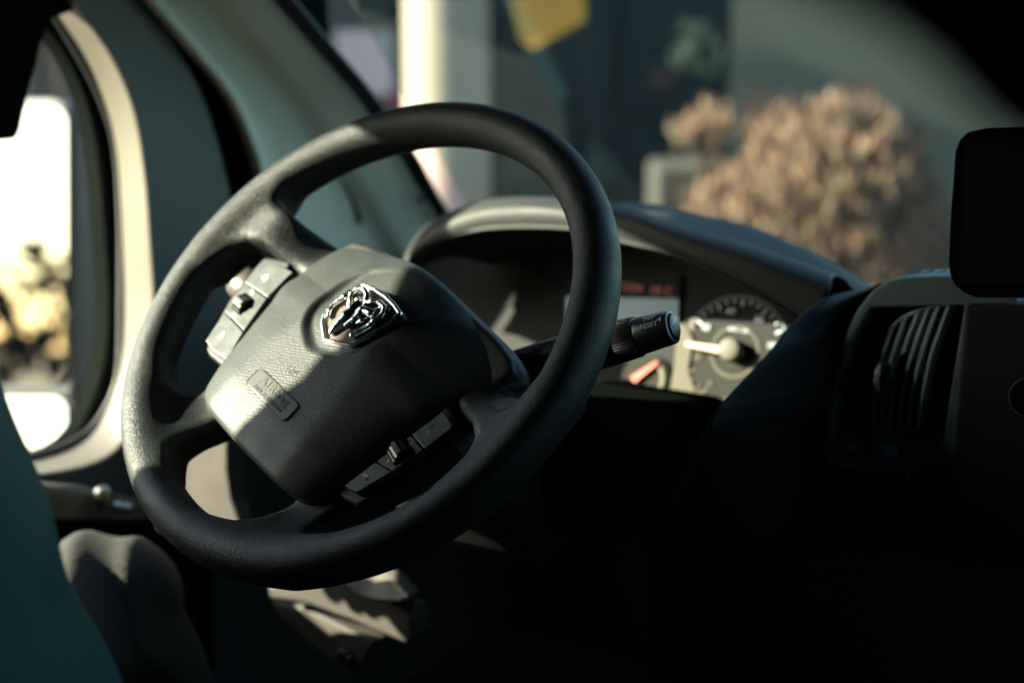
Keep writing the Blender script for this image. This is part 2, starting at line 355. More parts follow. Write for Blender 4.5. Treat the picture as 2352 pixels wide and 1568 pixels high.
tube('label_border', [l3(x, y, LW + .0011) for x, y in rrect(LL / 2 + .0003, LH / 2 + .0003, .0038)], .00045, M['engr'], cover, seg=8, closed=True)
EX = exl[0] * GU + exl[1] * HV; EY = eyl[0] * GU + eyl[1] * HV
text('lettering', 'AIRbag', LH * .56, l3(0, LH * .20, LW + .0014), EX, EY, M['engr'], cover, space=1.2, xs=1.35, thick=.00022)
text('lettering', 'MULTI SYSTEM', LH * .27, l3(0, -LH * .28, LW + .0014), EX, EY, M['engr'], cover, space=1.1, xs=1.35)
for x0, x1 in ((-LL * .41, -LL * .12), (-LL * .06, LL * .41)): plate('lettering', [l3(x0, -LH * .07, LW + .0015), l3(x1, -LH * .07, LW + .0015), l3(x1, -LH * .095, LW + .0015), l3(x0, -LH * .095, LW + .0015)], tuple(-N * .0002), M['engr'], cover)
hc = hub2(668.5, 851, .008); H3 = lambda x, y: W + (hc[0] + x * exl[0] + y * eyl[0]) * GU + (hc[1] + x * exl[1] + y * eyl[1]) * HV + .0080 * N
tube('horn_symbol', [H3(-.0035, .003), H3(-.0035, -.003)], .0002, M['engr'], cover, seg=6)
tube('horn_symbol', [H3(-.0035, .001), H3(.0005, .0008), H3(.004, .003)], .0002, M['engr'], cover, seg=6, n=10)
tube('horn_symbol', [H3(.0012 + .0022 * math.cos(t), -.0008 + .0016 * math.sin(t)) for t in np.linspace(0, 2 * math.pi, 16)[:-1]], .0002, M['engr'], cover, seg=6, closed=True)
# ---- badge
BW = .0042
c3p = lambda x, y: (( x / 3.484 + 1150) * .5742, (y / 3.484 + 1050) * .5742)
SH = hubpoly([c3p(*q) for q in [(1060, 290), (1230, 350), (1400, 460), (1520, 580), (1605, 700), (1590, 740), (1400, 880), (1100, 1080), (950, 1165), (860, 1180), (700, 1155), (510, 1110), (490, 1000), (470, 850), (500, 740), (600, 620), (820, 460)]], BW)
badge = mesh('badge', *(lambda V, Fc, nn: (tohub(V), Fc))(*(lambda g: nets(smax(polysd(SH, g[0][:, :, 0], g[1][:, :, 0])[:, :, None], np.abs(g[2] - BW + .0055) - .0052, .0006), (-.045, -.045, -.009), .0006))(grid((-.045, -.045, -.009), (.045, .045, .008), .0006))), M['bronze'], sw)
h = .00045; lo, hi = (-.042, -.042, -.004), (.042, .042, .0125); X, Y, Zg = grid(lo, hi, h); ds = polysd(SH, X[:, :, 0], Y[:, :, 0])
ring = smax((np.abs(ds + .0016) - .0017)[:, :, None] * .9, np.abs(Zg - BW + .0005) - .0028, .0016)
V, Fc, nn = nets(ring, lo, h); mesh('badge_frame', tohub(V), Fc, M['chrome'], badge, normals=dirhub(nn))
def b3(x, y, w): q = hub2(*c3p(x, y), BW); return (q[0], q[1], BW + w)
k1 = .000056                                        # metres per pixel of the traced close-up
def chain(P):
    d = None
    for (a, b) in zip(P[:-1], P[1:]):
        c = caps(X, Y, Zg, b3(*a[:3]), b3(*b[:3]), a[3] * k1, b[3] * k1); d = c if d is None else smin(d, c, .0006)
    return d
horn1 = chain([(880, 650, .002, 30), (905, 560, .003, 36), (930, 470, .0035, 34), (1010, 415, .004, 34), (1100, 415, .004, 36), (1145, 480, .0035, 36), (1125, 560, .003, 32), (1060, 610, .0025, 26)])
horn1b = chain([(900, 460, .0035, 42), (830, 510, .003, 44), (740, 560, .0025, 36), (650, 620, .002, 34), (605, 690, .002, 34), (590, 760, .002, 30)])
horn2 = chain([(1060, 640, .0025, 30), (1130, 600, .003, 36), (1220, 590, .004, 38), (1320, 600, .004, 36), (1385, 660, .0035, 34), (1365, 740, .003, 34), (1320, 800, .003, 34)])
horn2b = chain([(1330, 790, .003, 44), (1240, 850, .0028, 46), (1180, 900, .0025, 40), (1090, 950, .002, 36), (990, 1000, .002, 36), (920, 1035, .002, 36)])
head = chain([(1020, 620, .003, 70), (960, 700, .0035, 80), (860, 790, .0038, 72), (760, 870, .0035, 52), (690, 930, .003, 44), (635, 985, .002, 40)])
brow = chain([(1200, 740, .0035, 62), (1080, 700, .0035, 60), (980, 740, .0032, 40)])
ear = chain([(1130, 815, .003, 20), (1060, 845, .003, 34), (1000, 870, .0028, 18)])
cheek = chain([(1060, 750, .0045, 44), (960, 830, .0038, 34), (840, 900, .0028, 28)])
fill = chain([(1000, 540, .0005, 60), (1000, 600, .0005, 50)]); fill2 = chain([(1280, 700, .0008, 70), (1200, 780, .0008, 50)])
Fh = head
for d, k in ((cheek, .0012), (brow, .0008), (ear, .0003), (horn1, .0005), (horn1b, .0004), (horn2, .0005), (horn2b, .0004), (fill, .0004), (fill2, .0004)): Fh = smin(Fh, d, k)
V, Fc, nn = nets(Fh, lo, h); mesh('ram_head', tohub(V), Fc, M['chrome'], badge, normals=dirhub(nn))
# ---- switch strips left and right of the cover
def strip(polys, w, name='button'):
    out = []
    for P in polys:
        Q = [hubp(x, y, w) for x, y in P]; out.append(plate(name, Q, tuple(-N * .007), M['button'], sw, bev=.0006))
    return out
BWZ = -.007
bR = strip([[(1019, 943), (1038, 976), (1038, 981), (975, 1030), (947, 997)], [(944, 1000), (971, 1033), (902, 1080.5), (866, 1058)], [(862, 1061), (898, 1083), (822, 1128.5), (816, 1128), (790, 1115)]], BWZ)
bL = strip([[(609, 595), (672, 624), (614, 682), (563, 648)], [(561, 651), (612, 685), (560, 759), (517, 714)], [(515, 717), (558, 762), (521, 826), (489, 804), (472, 782)]], BWZ)
base = [(1030, 925), (1050, 985), (1035, 1015), (935, 1100), (820, 1160), (760, 1130), (900, 980)]
plate('switch_housing', [hubp(x, y, -.0145) for x, y in base], tuple(-N * .022), M['hub'], sw, bev=.003)
basel = [(600, 585), (670, 600), (600, 740), (520, 850), (478, 815), (462, 785), (520, 690)]
plate('switch_housing', [hubp(x, y, -.0145) for x, y in basel], tuple(-N * .022), M['hub'], sw, bev=.003)
def inkp(lst, w=BWZ + .0002, closed=True, r=.00026, par=None): tube('symbol', [hubp(x, y, w) for x, y in lst], r, M['white'], par, seg=6, closed=closed)
c4p = lambda x, y: ((x / 3.485 + 1300) * .5742, (y / 3.485 + 1600) * .5742)
inkp([c4p(*q) for q in [(1520, 340), (1502, 375), (1485, 374), (1462, 405), (1455, 430), (1470, 435), (1462, 462), (1436, 460), (1438, 425), (1450, 385), (1472, 355), (1490, 342)]], par=bR[0])
inkp([c4p(*q) for q in [(525, 1040), (550, 1022), (580, 1035), (597, 1065), (590, 1095), (568, 1118), (560, 1100), (575, 1082), (575, 1062), (560, 1048), (540, 1055)]], par=bR[2])
def inkf(lst, par, w=BWZ + .0003): plate('symbol', [hubp(x, y, w) for x, y in lst], tuple(-N * .0002), M['white'], par)
inkf([c4p(*q) for q in [(1170, 603), (1237, 570), (1190, 630)]], bR[1]); inkf([c4p(*q) for q in [(835, 876), (888, 815), (902, 850)]], bR[1])
inkf([(600, 637), (612, 630), (617, 633), (613, 642), (606, 648), (604, 641)], bL[0]); inkf([(501, 773), (510, 764), (516, 760), (514, 770), (508, 779), (505, 776)], bL[2])
inkf([(574, 671), (579, 664), (584, 670), (578, 679)], bL[1]); inkf([(532, 720), (537, 718), (542, 723), (540, 727), (534, 725)], bL[1])
def roller(px, py, ax2, par, L=.0115, r=.0085):
    c = hubp(px, py, BWZ) - N * .003; e = hubp(*ax2, BWZ) - hubp(px, py, BWZ); e /= np.linalg.norm(e)
    o = lathe('scroll_wheel', c - e * L / 2, e, [(0, r * .93), (.0006, r), (L - .0006, r), (L, r * .93)], M['roller'], par, seg=36, ribs=-.07)
    t = np.cross(e, N); P = [c + N * (r + .0008) + e * a * L * .48 + t * b * .0016 for a, b in ((-1, -1), (1, -1), (1, 1), (-1, 1))]
    plate('scroll_ridge', P, tuple(-N * .003), M['button'], par, bev=.0004)
    Q = [c + N * .0034 + e * a * L * .62 + t * b * r * .92 for a, b in ((-1, -1), (1, -1), (1, 1), (-1, 1))]
    plate('scroll_recess', Q, tuple(-N * .0006), M['black'], par)
roller(919.5, 1037, (930, 1054), bR[1]); roller(558, 698, (574, 712), bL[1])

# ================================================================== COLUMN AND STALKS
col = thing('steering_column', 'black moulded column shroud behind the steering wheel', 'steering column', tuple(W - .15 * N))
cs = [rrect(.062 * s, .052 * s, .022 * s) for s in (.85, 1, 1.04, 1.0)]; ws = (-.052, -.062, -.14, -.26); XV = np.array([1., 0, 0]); YV = np.cross(N, XV)
loft('shroud', [[W + x * XV + (y - .006) * YV + w * N for x, y in c + c[:1]] for c, w in zip(cs, ws)], M['hub'], col, nu=16, nv=56)
loft('boss', [[W + r * math.cos(t) * XV + r * math.sin(t) * YV + w * N for t in np.linspace(0, 2 * math.pi, 25)] for r, w in ((.044, -.045), (.045, -.055), (.046, -.066))], M['black'], col, nu=5, nv=40)
tip = hubp(1547, 750, -.060); root = W - .085 * N + np.array([.03, 0, .0]); ax = root - tip; L = np.linalg.norm(ax); ax /= L
ws_ = thing('wiper_stalk', 'black wiper stalk with a round TRIP button on its end, right of the wheel', 'control stalk', tuple(root))
lathe('stalk_body', tip, ax, [(0, .0098), (.0006, .0112), (.003, .0117), (.024, .0128), (.0255, .0122)], M['stalk'], ws_)
lathe('grip_ring', tip + ax * .0262, ax, [(0, .0125), (.0008, .0140), (.0145, .0146), (.0155, .0138)], M['stalk'], ws_, seg=96, ribs=-.05)
lathe('stalk_arm', tip + ax * .042, ax, [(0, .0138), (.002, .0148), (.05, .0155), (L - .045, .013)], M['stalk'], ws_)
btn = lathe('trip_button', tip - ax * .0016, ax, [(0, .0075), (.0005, .0083), (.003, .0084)], M['stalk'], ws_)
lathe('button_groove', tip - ax * .0002, ax, [(0, .0093), (.0006, .0093)], M['black'], ws_)
vw = CAM - tip; vw /= np.linalg.norm(vw); side_ = vw - vw.dot(ax) * ax; side_ /= np.linalg.norm(side_); tup = np.cross(ax, side_); tup *= np.sign(tup[2])
exs = -ax
eyt = np.cross(-ax, np.cross(Zv, -ax)); 
exf = np.cross(eyt, -ax)
text('lettering', 'TRIP', .0062, tip - ax * .0018, exf, eyt, M['fin'], btn, xs=.9)
sd = side_ * .80 + tup * .60; sd2 = side_ * .62 + tup * .78
text('lettering', 'TRIP', .0050, tip + ax * .0125 + sd2 * .01245, exs, np.cross(sd2, exs), M['fin'], ws_)
text('lettering', 'RESET', .0050, tip + ax * .0125 + (side_ * .90 + tup * .42) * .01245, exs, np.cross(side_ * .90 + tup * .42, exs), M['fin'], ws_)
ey_ = np.cross(sd, exs); c_ = tip + ax * .0045 + sd * .0124
plate('arrow_mark', [c_ - exs * .0018, c_ + exs * .0013 + ey_ * .0019, c_ + exs * .0013 - ey_ * .0019], tuple(-sd * .0003), M['fin'], ws_)
for k in range(3): box('position_mark', tip + ax * (.030 + .009 * k) + (side_ * .5 + tup * .87) * .0148, (.003, .0012, .0006), M['tab'], ws_)
text('lettering', 'MIST', .0048, tip + ax * .060 + (side_ * .9 + tup * .42) * .0155, exs, np.cross(side_ * .9 + tup * .42, exs), M['fin'], ws_)
ls = thing('indicator_stalk', 'grey rounded indicator stalk tip behind the left spoke', 'control stalk', tuple(W - .08 * N - .03 * XV))
t2 = hubp(540, 640, -.050); r2 = W - .085 * N - np.array([.03, 0, 0]); a2 = (r2 - t2); L2 = np.linalg.norm(a2); a2 /= L2
lathe('stalk_tip', t2, a2, [(0, .004), (.001, .009), (.004, .0125), (.010, .014), (.03, .0145)], M['lever'], ls)
lathe('stalk_arm', t2 + a2 * .0305, a2, [(0, .0135), (.002, .014), (L2 - .04, .012)], M['stalk'], ls)

# ================================================================== DASHBOARD
dash = thing('dashboard', 'dark moulded dashboard with arched hood over the instruments', 'dashboard', (.1, .5, 1.1))
L1p = [(930, 660), (943, 598), (990, 558), (1060, 531), (1150, 516), (1310, 518), (1426, 546), (1538, 572), (1632, 610), (1725, 655), (1806, 703), (1870, 750)]
L3p = [(915, 655), (933, 585), (972, 528), (1035, 490), (1110, 464), (1200, 455), (1310, 459), (1426, 474), (1538, 512), (1694, 556), (1800, 592), (1920, 634)]
L1 = [at(x, y, 1, .318) for x, y in L1p]; L3 = [at(x, y, 1, .350) for x, y in L3p]
L2 = [at(a[0] * .3 + b[0] * .7, a[1] * .3 + b[1] * .7, 1, .320) for a, b in zip(L1p, L3p)]
hf = [.08, .12, .26, .60, .95] + [1.] * 7
L0 = [p + np.array([0, .15, .004]) * k for p, k in zip(L1, hf)]; L1a = [p + np.array([0, .012, -.003]) for p in L1]
L4 = [p + np.array([0, .05, -.022]) * k for p, k in zip(L3, hf)]; L5 = [p + np.array([0, .22, -.13]) * k for p, k in zip(L3, hf)]
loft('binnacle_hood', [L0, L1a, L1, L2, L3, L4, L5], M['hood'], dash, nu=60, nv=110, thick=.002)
GP = at(1700, 850, 1, .42); GN = np.array([0, -.95, .31]); GN /= np.linalg.norm(GN)
g3 = lambda x, y, w=0.: onplane(x, y, GP + GN * w, GN)
S1p = [(1990, 663), (1895, 690), (1822, 753), (1783, 806), (1690, 909), (1665, 943), (1640, 993), (1604, 1040), (1560, 1120), (1500, 1260)]
S3p = [(2040, 650), (1975, 700), (1940, 790), (1912, 880), (1896, 950), (1892, 990), (1889, 1030), (1886, 1080), (1882, 1150), (1870, 1260)]
S1 = [at(x, y, 1, Yv) for (x, y), Yv in zip(S1p, (.34, .30, .26, .23, .175, .16, .15, .16, .20, .27))]
S3 = [at(x, y, 1, .315) for x, y in S3p]
S0 = [p + np.array([.05, .20, -.004]) for p in S1]; S1b = [p + np.array([.006, .012, 0]) for p in S1]
S2 = [(a + b) / 2 + np.array([.006, -.010, .002]) for a, b in zip(S1, S3)]
S4 = [at(x + 200, y, 1, .315) for x, y in S3p]
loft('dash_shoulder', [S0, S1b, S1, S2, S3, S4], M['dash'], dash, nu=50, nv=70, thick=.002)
# dash top running forward to the screen base, and the black lower dash
T0 = [at(x, y, 1, Yv) for x, y, Yv in [(880, 640, .50), (1176, 560, .50), (1500, 585, .48), (1800, 640, .44), (1990, 664, .40), (2200, 640, .33), (2600, 640, .30), (3200, 660, .28)]]
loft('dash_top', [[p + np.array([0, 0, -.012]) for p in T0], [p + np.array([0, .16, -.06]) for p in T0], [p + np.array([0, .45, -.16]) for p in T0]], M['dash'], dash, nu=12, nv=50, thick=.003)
low = [(1225, 880), (1420, 870), (1480, 905), (1510, 952), (1600, 970), (1640, 996), (1760, 1010), (1900, 1080), (2400, 1060), (3300, 1100)]
loft('lower_dash', [[at(x, y, 1, Yv) for (x, y) in [(a, b + dy) for a, b in low]] for dy, Yv in ((0, .38), (35, .37), (60, .45), (140, .80), (300, .84))], M['black'], dash, nu=24, nv=50, thick=.004)
plate('dark_sheet', [at(x, y, 1, .80) for x, y in [(1480, 1090), (3000, 1090), (3000, 3000), (1560, 3000)]], (0, .02, 0), M['black'], dash)  # black sheet before the firewall, added to keep the unlit area dark
sr = [rrect(.09 * a, .052 * a, .045 * a) for a in (.02, .5, .85, .98, 1.0, 1.0)]
loft('column_surround', [[np.array([.050, 0, 1.138]) + x * XV + y * Zv + Yy * np.array([0, 1, -.15]) for x, y in c + c[:1]] for c, Yy in zip(sr, (.140, .142, .148, .160, .20, .36))], M['black'], dash, nu=20, nv=60)
# cluster ---------------------------------------------------------------------------------
cl = thing('instrument_cluster', 'grey faced instrument cluster with round gauges and pale trim, under the hood', 'instrument panel', tuple(GP))
plate('cluster_face', [g3(x, y, -.004) for x, y in [(940, 600), (1150, 540), (1500, 560), (1700, 640), (1880, 760), (1950, 960), (1700, 1010), (1400, 1000), (1200, 900), (930, 800)]], tuple(-GN * .01), M['faced'], cl)
plate('left_dial', [g3(x, y, -.002) for x, y in [(1050, 660), (1075, 630), (1120, 600), (1190, 590), (1330, 690), (1330, 752), (1200, 712), (1060, 678)]], tuple(-GN * .003), M['face'], cl)
gc = g3(1688, 808); GX = np.array([1., 0, 0]); GY = np.cross(GN, GX); GY *= np.sign(GY[2])
gr = np.linalg.norm(g3(1570, 835) - gc)
def gp(a, r, w=0.): a = math.radians(a); return gc + GX * r * math.cos(a) + GY * r * math.sin(a) + GN * w
dial = plate('gauge_dial', [gp(a, gr * 1.12, -.001) for a in range(0, 360, 5)], tuple(-GN * .002), M['faced'], cl)
dl = plate('dial_lit_field', [gp(a, gr * .93, .0003) for a in range(160, 381, 5)] , tuple(-GN * .001), M['face'], dial)  # paler colour paints the sunlit part below the hood's shadow
def arc(name, c, r0, r1, a0, a1, w, m, par, th=.001):
    A = np.radians(np.linspace(a0, a1, 40)); pt = lambda r, a: c + GX * r * math.cos(a) + GY * r * math.sin(a) + GN * w
    return plate(name, [pt(r1, a) for a in A] + [pt(r0, a) for a in A[::-1]], tuple(-GN * th), m, par)
arc('scale_ring', gc, gr * .94, gr * 1.04, 150, 262, .0012, M['mark'], dial)
arc('scale_ring', gc, gr * .97, gr * 1.0, -20, 149, .0012, M['bezel'], dial)
for k, a in enumerate(range(-30, 271, 10)):
    L_ = .12 if k % 3 == 0 else .06; p, q = gp(a, gr * (.93 - L_), .0016), gp(a, gr * .93, .0016); t = np.cross(q - p, GN); t = t / np.linalg.norm(t) * .0009
    plate('tick', [p - t, q - t, q + t, p + t], tuple(-GN * .0004), M['mark'] if a > 150 else M['fin'], dial)
for k, a in enumerate(range(240, -31, -45)): text('numeral', str(k * 20), .0085, gp(a, gr * .72, .0016), GX, GY, M['mark'] if a > 150 else M['fin'], dial)
text('dial_lettering', 'RPM x 100', .0045, gp(90, gr * .38, .0012), GX, GY, M['fin'], dial)
arc('inner_ring', gc, gr * .42, gr * .46, 0, 359.9, .001, M['struts'], dial)
nd = g3(1574, 789, .012); nb = g3(1670, 806, .012); t = np.cross(nb - nd, GN); t /= np.linalg.norm(t)
plate('needle', [nd - t * .0022, nb - t * .0034, nb + t * .0034, nd + t * .0022], tuple(-GN * .0018), M['needle'], cl, bev=.0005)
lathe('needle_cap', g3(1688, 806, .0), GN, [(0, .0105), (.012, .0105), (.015, .0098), (.0165, .007)], M['hubcap'], cl)
plate('display', [g3(x, y, .001) for x, y in [(1300, 640), (1558, 640), (1556, 735), (1300, 735)]], tuple(-GN * .002), M['screen'], cl)
plate('display_header', [g3(x, y, .0016) for x, y in [(1300, 636), (1560, 636), (1560, 686), (1300, 680)]], tuple(-GN * .001), M['faced'], cl)
text('display_text', '12:04  18 C', .0115, g3(1480, 664, .0022), GX, GY, M['redled'], cl, thick=.0004, xs=1.1)
strut = [(1555, 745), (1575, 745), (1592, 780), (1580, 850), (1600, 905), (1640, 925), (1610, 932), (1585, 912), (1572, 900), (1560, 930), (1532, 930), (1548, 840)]
plate('pale_trim', [g3(x, y, .003) for x, y in strut], tuple(-GN * .004), M['struts'], cl, bev=.0006)
lowr = [(1480, 905), (1560, 938), (1640, 942), (1700, 925), (1668, 955), (1640, 998), (1625, 970), (1560, 966), (1508, 952)]
plate('lower_lip', [g3(x, y, .010) for x, y in lowr], tuple(-GN * .01), M['struts'], cl, bev=.001)
sgc = g3(1480, 870, .001); srr = np.linalg.norm(g3(1530, 880) - sgc)
arc('small_dial', sgc, 0.001, srr * 1.1, 0, 359.9, .0, M['face'], cl); arc('small_scale', sgc, srr * .75, srr * .95, -75, 60, .002, M['mark'], cl)
nd2, nb2 = g3(1508, 832, .006), g3(1452, 872, .006); t = np.cross(nb2 - nd2, GN); t /= np.linalg.norm(t)
plate('red_needle', [nd2 - t * .0016, nb2 - t * .0036, nb2 + t * .0036, nd2 + t * .0016], tuple(-GN * .0015), M['redn'], cl)
# air vent -----------------------------------------------------------------------------------
VY = .28
vn = thing('air_vent', 'dark dashboard air vent with upright fins and a knurled wheel beneath', 'air vent', tuple(at(2040, 860, 1, VY)))
v3 = lambda x, y, d=0.: at(x, y, 1, VY) + np.array([0, d, 0])
outer = [(2003, 668), (2040, 645), (2100, 636), (2240, 634), (2330, 640), (2330, 1040), (2200, 1060), (2050, 1080), (1960, 1080), (1912, 1066), (1888, 1040), (1889, 997), (1904, 901), (1931, 805), (1962, 724)]
opening = [(1999, 706), (2215, 702), (2190, 860), (2165, 1006), (1908, 1003), (1925, 880), (1955, 790)]
outer_s = [tuple(p) for p in cr(np.array([v3(*q) for q in outer + outer[:1]]), 90)[:-1]]
plate('vent_bezel', outer_s, (0, .045, 0), M['bezel'], vn, holes=[[v3(*q) for q in opening]], bev=.0025)
plate('vent_cavity', [v3(x, y, .044) for x, y in [(1890, 690), (2260, 690), (2260, 1040), (1890, 1040)]], (0, .004, 0), M['black'], vn)
tops = [(2030, 760), (2063, 733), (2094, 718), (2119, 711), (2144, 705), (2172, 701)]; bots = [(1985, 1010), (2007, 1004), (2028, 998), (2052, 996), (2076, 993), (2101, 991)]
for i, (a, b) in enumerate(zip(tops, bots)):
    if i == 2: segs = [(0, .36), (.60, 1)]
    else: segs = [(0, 1)]
    for s0, s1 in segs:
        front = []
        for s in np.linspace(s0, s1, 14):
            x = a[0] + (b[0] - a[0]) * s - 14 * math.sin(math.pi * s); y = a[1] + (b[1] - a[1]) * s; front.append(v3(x, y, .004 + .010 * (5 - i) / 5))
        wd = np.array([.0011, 0, 0]); rows = [[p - wd for p in front], [p + wd for p in front]]
        V = [p for p in front] + [p + 2 * wd for p in front] + [p + 2 * wd + np.array([0, .02, 0]) for p in front] + [p + np.array([0, .02, 0]) for p in front]; n_ = len(front)
        Fc = [(r * n_ + j, r * n_ + j + 1, ((r + 1) % 4) * n_ + j + 1, ((r + 1) % 4) * n_ + j) for r in range(4) for j in range(n_ - 1)]
        Fc += [(0, n_, 2 * n_, 3 * n_), (n_ - 1, 2 * n_ - 1, 3 * n_ - 1, 4 * n_ - 1)]; mesh('fin', V, Fc, M['fin'], vn, smooth=False)
tube('fin_rail', [v3(x, y, .004 + .010 * (5 - i) / 5) for i, (x, y) in enumerate(tops)], .0011, M['fin'], vn, seg=8)
tube('fin_rail', [v3(x, y, .004 + .010 * (5 - i) / 5) for i, (x, y) in enumerate(bots)], .0011, M['fin'], vn, seg=8)
tabp = [v3(2026 + 9 * math.sin(math.pi * s) * 0 - 4 * s + 4, 835 + 58 * s, -.002 - .005 * math.sin(math.pi * s)) for s in np.linspace(0, 1, 10)]
tube('fin_tab', [p + np.array([.003, .004, 0]) for p in tabp], [.002, .0055, .006, .0055, .002], M['stalk'], vn)
tube('tab_highlight', [p + np.array([-.001, -.0045, 0]) for p in tabp], [.0012, .0022, .0024, .0022, .0012], M['tab'], vn)  # pale strip drawn as the white highlight on the tab
plate('wheel_slot', [v3(x, y, -.0006) for x, y in [(1985, 1010), (2075, 1015), (2082, 1040), (1990, 1046), (1978, 1030)]], (0, .0004, 0), M['black'], vn)
tw = v3(2030, 1028, .009); lathe('thumb_wheel', tw - np.array([0, 0, .0055]), (0, 0, 1), [(0, .0135), (.001, .0148), (.010, .0148), (.011, .0135)], M['bezel'], vn, seg=60, ribs=-.06)
lathe('open_mark', v3(1959, 1026, -.0007), (0, 1, 0), [(0, .0026), (.0006, .0026)], M['fin'], vn)
tube('closed_mark', [v3(2101, 1037, -.0007) + .0026 * np.array([math.cos(t), 0, math.sin(t)]) for t in np.linspace(0, 2 * math.pi, 20)[:-1]], .0003, M['fin'], vn, seg=6, closed=True)
for k in range(5):
    x0 = 2048 + 30 * k; tube('top_slot', [v3(x0, 652, .004), v3(x0 + 14, 643, .012), v3(x0 + 34, 636, .03)], [.0012, .0018, .0016], M['rubber'], vn, seg=8, n=12)
# screen and controls at the right edge --------------------------------------------------------
tb = thing('dash_monitor', 'black flat screen with rounded corners standing on the dash, edge on the right', 'screen', tuple(dep(2350, 500, .86)))
def mp(x, y, d=0): return at(x, y, 1, .115) + np.array([0, d, 0])
mo = [(2178, 600), (2183, 480), (2190, 400), (2193, 350), (2203, 322), (2222, 304), (2250, 298), (2700, 292), (2700, 690), (2240, 684), (2212, 672), (2192, 655), (2181, 632)]
plate('housing', [mp(*q) for q in mo], (0, .02, 0), M['black'], tb, bev=.0015)
plate('glass', [mp(x, y, -.0008) for x, y in [(2215, 330), (2680, 322), (2680, 655), (2205, 650)]], (0, .0006, 0), M['roller'], tb)
ck = thing('control_panel', 'dark centre console panel with round knobs below the screen', 'control panel', tuple(at(2400, 900, 1, .2)))
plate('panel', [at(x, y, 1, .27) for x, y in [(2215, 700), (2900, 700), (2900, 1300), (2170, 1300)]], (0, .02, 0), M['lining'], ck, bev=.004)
for (x, y) in ((2375, 905), (2620, 905)):
    kc = at(x, y, 1, .265); kb = lathe('knob', kc, (0, -1, 0), [(0, .0145), (.012, .0135), (.014, .012)], M['black'], ck)
    tube('knob_ring', [kc + np.array([.0138 * math.cos(t), -.013, .0138 * math.sin(t)]) for t in np.linspace(0, 2 * math.pi, 40)[:-1]], .0004, M['bezel'], kb, seg=6, closed=True)

# ================================================================== LEFT DOOR, PILLAR, WINDOWS
XD, XG = -.455, -.515
hole_px = [(150, -40), (200, 40), (262, 130), (310, 250), (335, 400), (347, 550), (357, 700), (350, 820), (322, 930), (277, 1028), (200, 1073), (50, 1098), (-150, 1112)]
glas_px = [(60, -60), (140, 60), (220, 200), (262, 330), (276, 500), (277, 700), (272, 850), (247, 930), (187, 1005), (60, 1054), (-150, 1068)]
YB, ZT = -.447, 1.645
def loop(px, X0, e):
    P = [at(x, y, 0, X0) for x, y in px]; zb = P[-1][2]
    P = list(cr(np.array(P), 60))
    P += [np.array([X0, YB + .06 - e, zb]), np.array([X0, YB - e * .3, zb + .06]), np.array([X0, YB - e * .3, ZT - .13]), np.array([X0, YB + .038 - e * .3, ZT - .058]), np.array([X0, YB + .17 - e, ZT + e * .3]), np.array([X0, -.1, ZT - .052 + e * .3]), np.array([X0, P[0][1] - .05, ZT - .055 + e * .3])]
    return P
door = thing('driver_door', 'van door with beige rimmed rounded window, closed on the driver side', 'door', (XD, 0, .7))
HL, GL = loop(hole_px, XD, .02), loop(glas_px, XG, 0)
def resample(P, n):
    P = np.array(P + P[:1]); s = np.r_[0, np.cumsum(np.linalg.norm(np.diff(P, axis=0), axis=1))]; t = np.linspace(0, s[-1], n + 1)[:-1]
    return np.stack([np.interp(t, s, P[:, k]) for k in range(3)], 1)
# pair both loops by angle about a common centre so the frame does not twist
cY, cZ = -.10, 1.32
def byang(P, n=160):
    D = resample(P, 2000); an = np.arctan2(D[:, 2] - cZ, D[:, 1] - cY); o = np.argsort(an); A = np.linspace(-math.pi, math.pi, n + 1)[:-1]
    return np.stack([np.interp(A, an[o], D[o, k], period=2 * math.pi) for k in range(3)], 1)
HA, GA = byang(HL), byang(GL)
outer_door = [(XD, -1.15, .62), (XD, -1.15, 1.95), (XD, .12, 1.95)] + [tuple(at(x, y, 0, XD)) for x, y in [(330, -60), (370, 40), (455, 200), (500, 330), (540, 500), (600, 700)]] + [(XD, .88, 1.0), (XD, .88, .62)]
plate('door_panel', outer_door, (-.003, 0, 0), M['door'], door, holes=[[tuple(p) for p in HA]])
mid = HA * .5 + GA * .5 + np.array([.004, 0, 0])
Gs = GA + (HA - GA) * .10 * np.array([0, 1, 1])
loft('window_frame', [list(HA) + [HA[0]], list(mid) + [mid[0]], list(Gs) + [Gs[0]]], M['reveal'], door, nu=8, nv=321, thick=.002)
tube('window_seal', [tuple(p) for p in (GA * 1.05 - HA * .05 + XV * .006)], .0060, M['rubber'], door, seg=10, closed=True)
plate('outer_skin', [(XG - .012, -1.15, .55), (XG - .012, -1.15, 1.95), (XG - .012, .55, 1.95), (XG - .012, .62, .55)], (-.02, 0, 0), M['black'], door, holes=[[(XG - .012, *(p[1:] + (q[1:] - p[1:]) * .9 * min(1, max(0, (p[1] + .35) / .2)))) for p, q in zip(GA, HA)]])
plate('window_glass', [(XG - .004, p[1], p[2]) for p in GA], (-.004, 0, 0), M['pane'], door)
lp = lambda x, y, X0: at(x, y, 0, X0)
plate('door_ledge', [lp(70, 1112, -.43), lp(200, 1118, -.43), lp(330, 1150, -.43), lp(400, 1190, -.43), lp(400, 1215, -.43), lp(80, 1205, -.43)], (-.03, 0, 0), M['ledge'], door, bev=.006)
plate('door_pocket', [lp(40, 1195, -.42), lp(420, 1195, -.42), lp(500, 1300, -.42), lp(500, 1800, -.42), lp(-200, 1800, -.42)], (-.03, 0, 0), M['black'], door, bev=.006)
kb_ = lp(236, 1136, -.415); lathe('lock_knob', kb_ - np.array([0, 0, .012]), (0, 0, 1), [(0, .007), (.01, .0085), (.017, .008), (.020, .005)], M['steel'], door)
